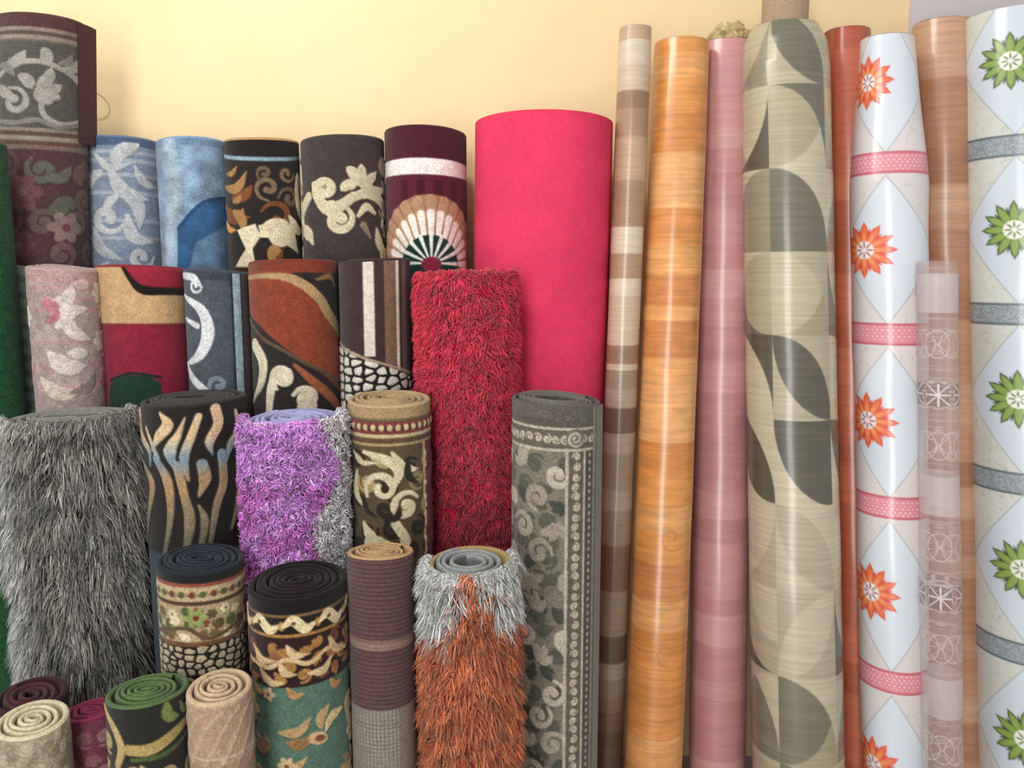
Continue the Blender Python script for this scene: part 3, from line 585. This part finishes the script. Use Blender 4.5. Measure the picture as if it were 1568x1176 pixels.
for v in bm.verts:
    n=float(fbm(np.array(v.co.x*2.3+5),np.array(v.co.y*2.3+v.co.z*3.1),4));k=.65+.75*n;v.co=Vector((v.co.x*.050*k,v.co.y*.038*k,max(v.co.z,-.25)*.042*k))
me=bpy.data.meshes.new('crumpled_plastic_wrap');bm.to_mesh(me);bm.free()
ob=bpy.data.objects.new('crumpled_plastic_wrap',me);bpy.context.collection.objects.link(ob);ob.location=(T3[0]+.008,T3[1],T3[2]+.012)
m=bpy.data.materials.new('wrap_plastic');m.use_nodes=True;b=m.node_tree.nodes['Principled BSDF'];b.inputs['Base Color'].default_value=(*lin(hx('#b7a470')),1);b.inputs['Roughness'].default_value=.35;me.materials.append(m)
# ================================================================ ROOM
def boxo(name,lo,hi,m):
    mb=bmesh.new();bmesh.ops.create_cube(mb,size=1)
    for v in mb.verts: v.co=Vector([lo[i]+(v.co[i]+.5)*(hi[i]-lo[i]) for i in range(3)])
    me=bpy.data.meshes.new(name);mb.to_mesh(me);mb.free();me.materials.append(m);o=bpy.data.objects.new(name,me);bpy.context.collection.objects.link(o);return o
def wallmat(name,c1,c2,bs=.15):
    m=bpy.data.materials.new(name);m.use_nodes=True;n=m.node_tree.nodes;l=m.node_tree.links;b=n['Principled BSDF'];b.inputs['Roughness'].default_value=.6
    tc=n.new('ShaderNodeTexCoord');nz=n.new('ShaderNodeTexNoise');nz.inputs['Scale'].default_value=3;nz.inputs['Detail'].default_value=5;l.new(tc.outputs['Object'],nz.inputs['Vector'])
    r=n.new('ShaderNodeValToRGB');r.color_ramp.elements[0].position=.3;r.color_ramp.elements[1].position=.7;r.color_ramp.elements[0].color=(*lin(hx(c1)),1);r.color_ramp.elements[1].color=(*lin(hx(c2)),1)
    l.new(nz.outputs['Fac'],r.inputs[0]);l.new(r.outputs[0],b.inputs['Base Color'])
    n2=n.new('ShaderNodeTexNoise');n2.inputs['Scale'].default_value=25;n2.inputs['Detail'].default_value=6;l.new(tc.outputs['Object'],n2.inputs['Vector']);bp=n.new('ShaderNodeBump');bp.inputs['Strength'].default_value=bs;bp.inputs['Distance'].default_value=.01;l.new(n2.outputs['Fac'],bp.inputs['Height']);l.new(bp.outputs[0],b.inputs['Normal']);return m
boxo('wall_back',(-3,.33,0),(3,.45,3.2),wallmat('cream_yellow_paint','#e7cd9b','#ead2a4'))
boxo('floor',(-3,-4,-.1),(3,.45,0),wallmat('grey_floor_tile','#8f8a84','#9a958e'))
w0,_=P(1392,10,.33);boxo('trim_1',(w0[0],.312,0),(3,.33,3.2),wallmat('pale_grey_paint','#c4bcc0','#cdc6c8'))
cu=bpy.data.curves.new('loose_thread','CURVE');cu.dimensions='3D';cu.bevel_depth=.0006;sp=cu.splines.new('NURBS');pp=[(138,138),(160,146),(170,165),(166,180),(150,183),(136,182)]
sp.points.add(len(pp)-1);sp.use_endpoint_u=True
for i,(x,y) in enumerate(pp):
    q,_=P(x,y,.327);sp.points[i].co=(*q,1)
to=bpy.data.objects.new('loose_thread',cu);bpy.context.collection.objects.link(to);mt=bpy.data.materials.new('thread');mt.use_nodes=True;mt.node_tree.nodes['Principled BSDF'].inputs['Base Color'].default_value=(.25,.2,.12,1);cu.materials.append(mt)
# ================================================================ LIGHT / CAMERA
w=bpy.data.worlds.new('World');bpy.context.scene.world=w;w.use_nodes=True;bg=w.node_tree.nodes['Background'];bg.inputs[0].default_value=(1,.98,.95,1);bg.inputs[1].default_value=.6
def area(name,loc,tgt,sx,sy,e,c):
    l=bpy.data.lights.new(name,'AREA');l.shape='RECTANGLE';l.size=sx;l.size_y=sy;l.energy=e;l.color=c;o=bpy.data.objects.new(name,l);o.location=loc
    o.rotation_euler=(Vector(tgt)-Vector(loc)).to_track_quat('-Z','Y').to_euler();bpy.context.collection.objects.link(o)
area('doorway_daylight',(-.7,-3.4,1.75),(-.1,0,1.4),.9,2.8,73,(1,.99,.965))
area('upper_left_fill',(-1.0,-.9,3.1),(-.6,.3,1.6),1.2,.3,23,(1,.97,.93))  # added fill brightening the upper left wall, not a visible fixture
cd=bpy.data.cameras.new('camera');cd.sensor_width=36;cd.lens=36*1230/1568;co=bpy.data.objects.new('camera',cd);co.location=(0,YC,ZC);co.rotation_euler=(math.radians(90)-PT,0,0);bpy.context.collection.objects.link(co);bpy.context.scene.camera=co;cd.clip_start=.02
bpy.context.scene.view_settings.view_transform='Standard'
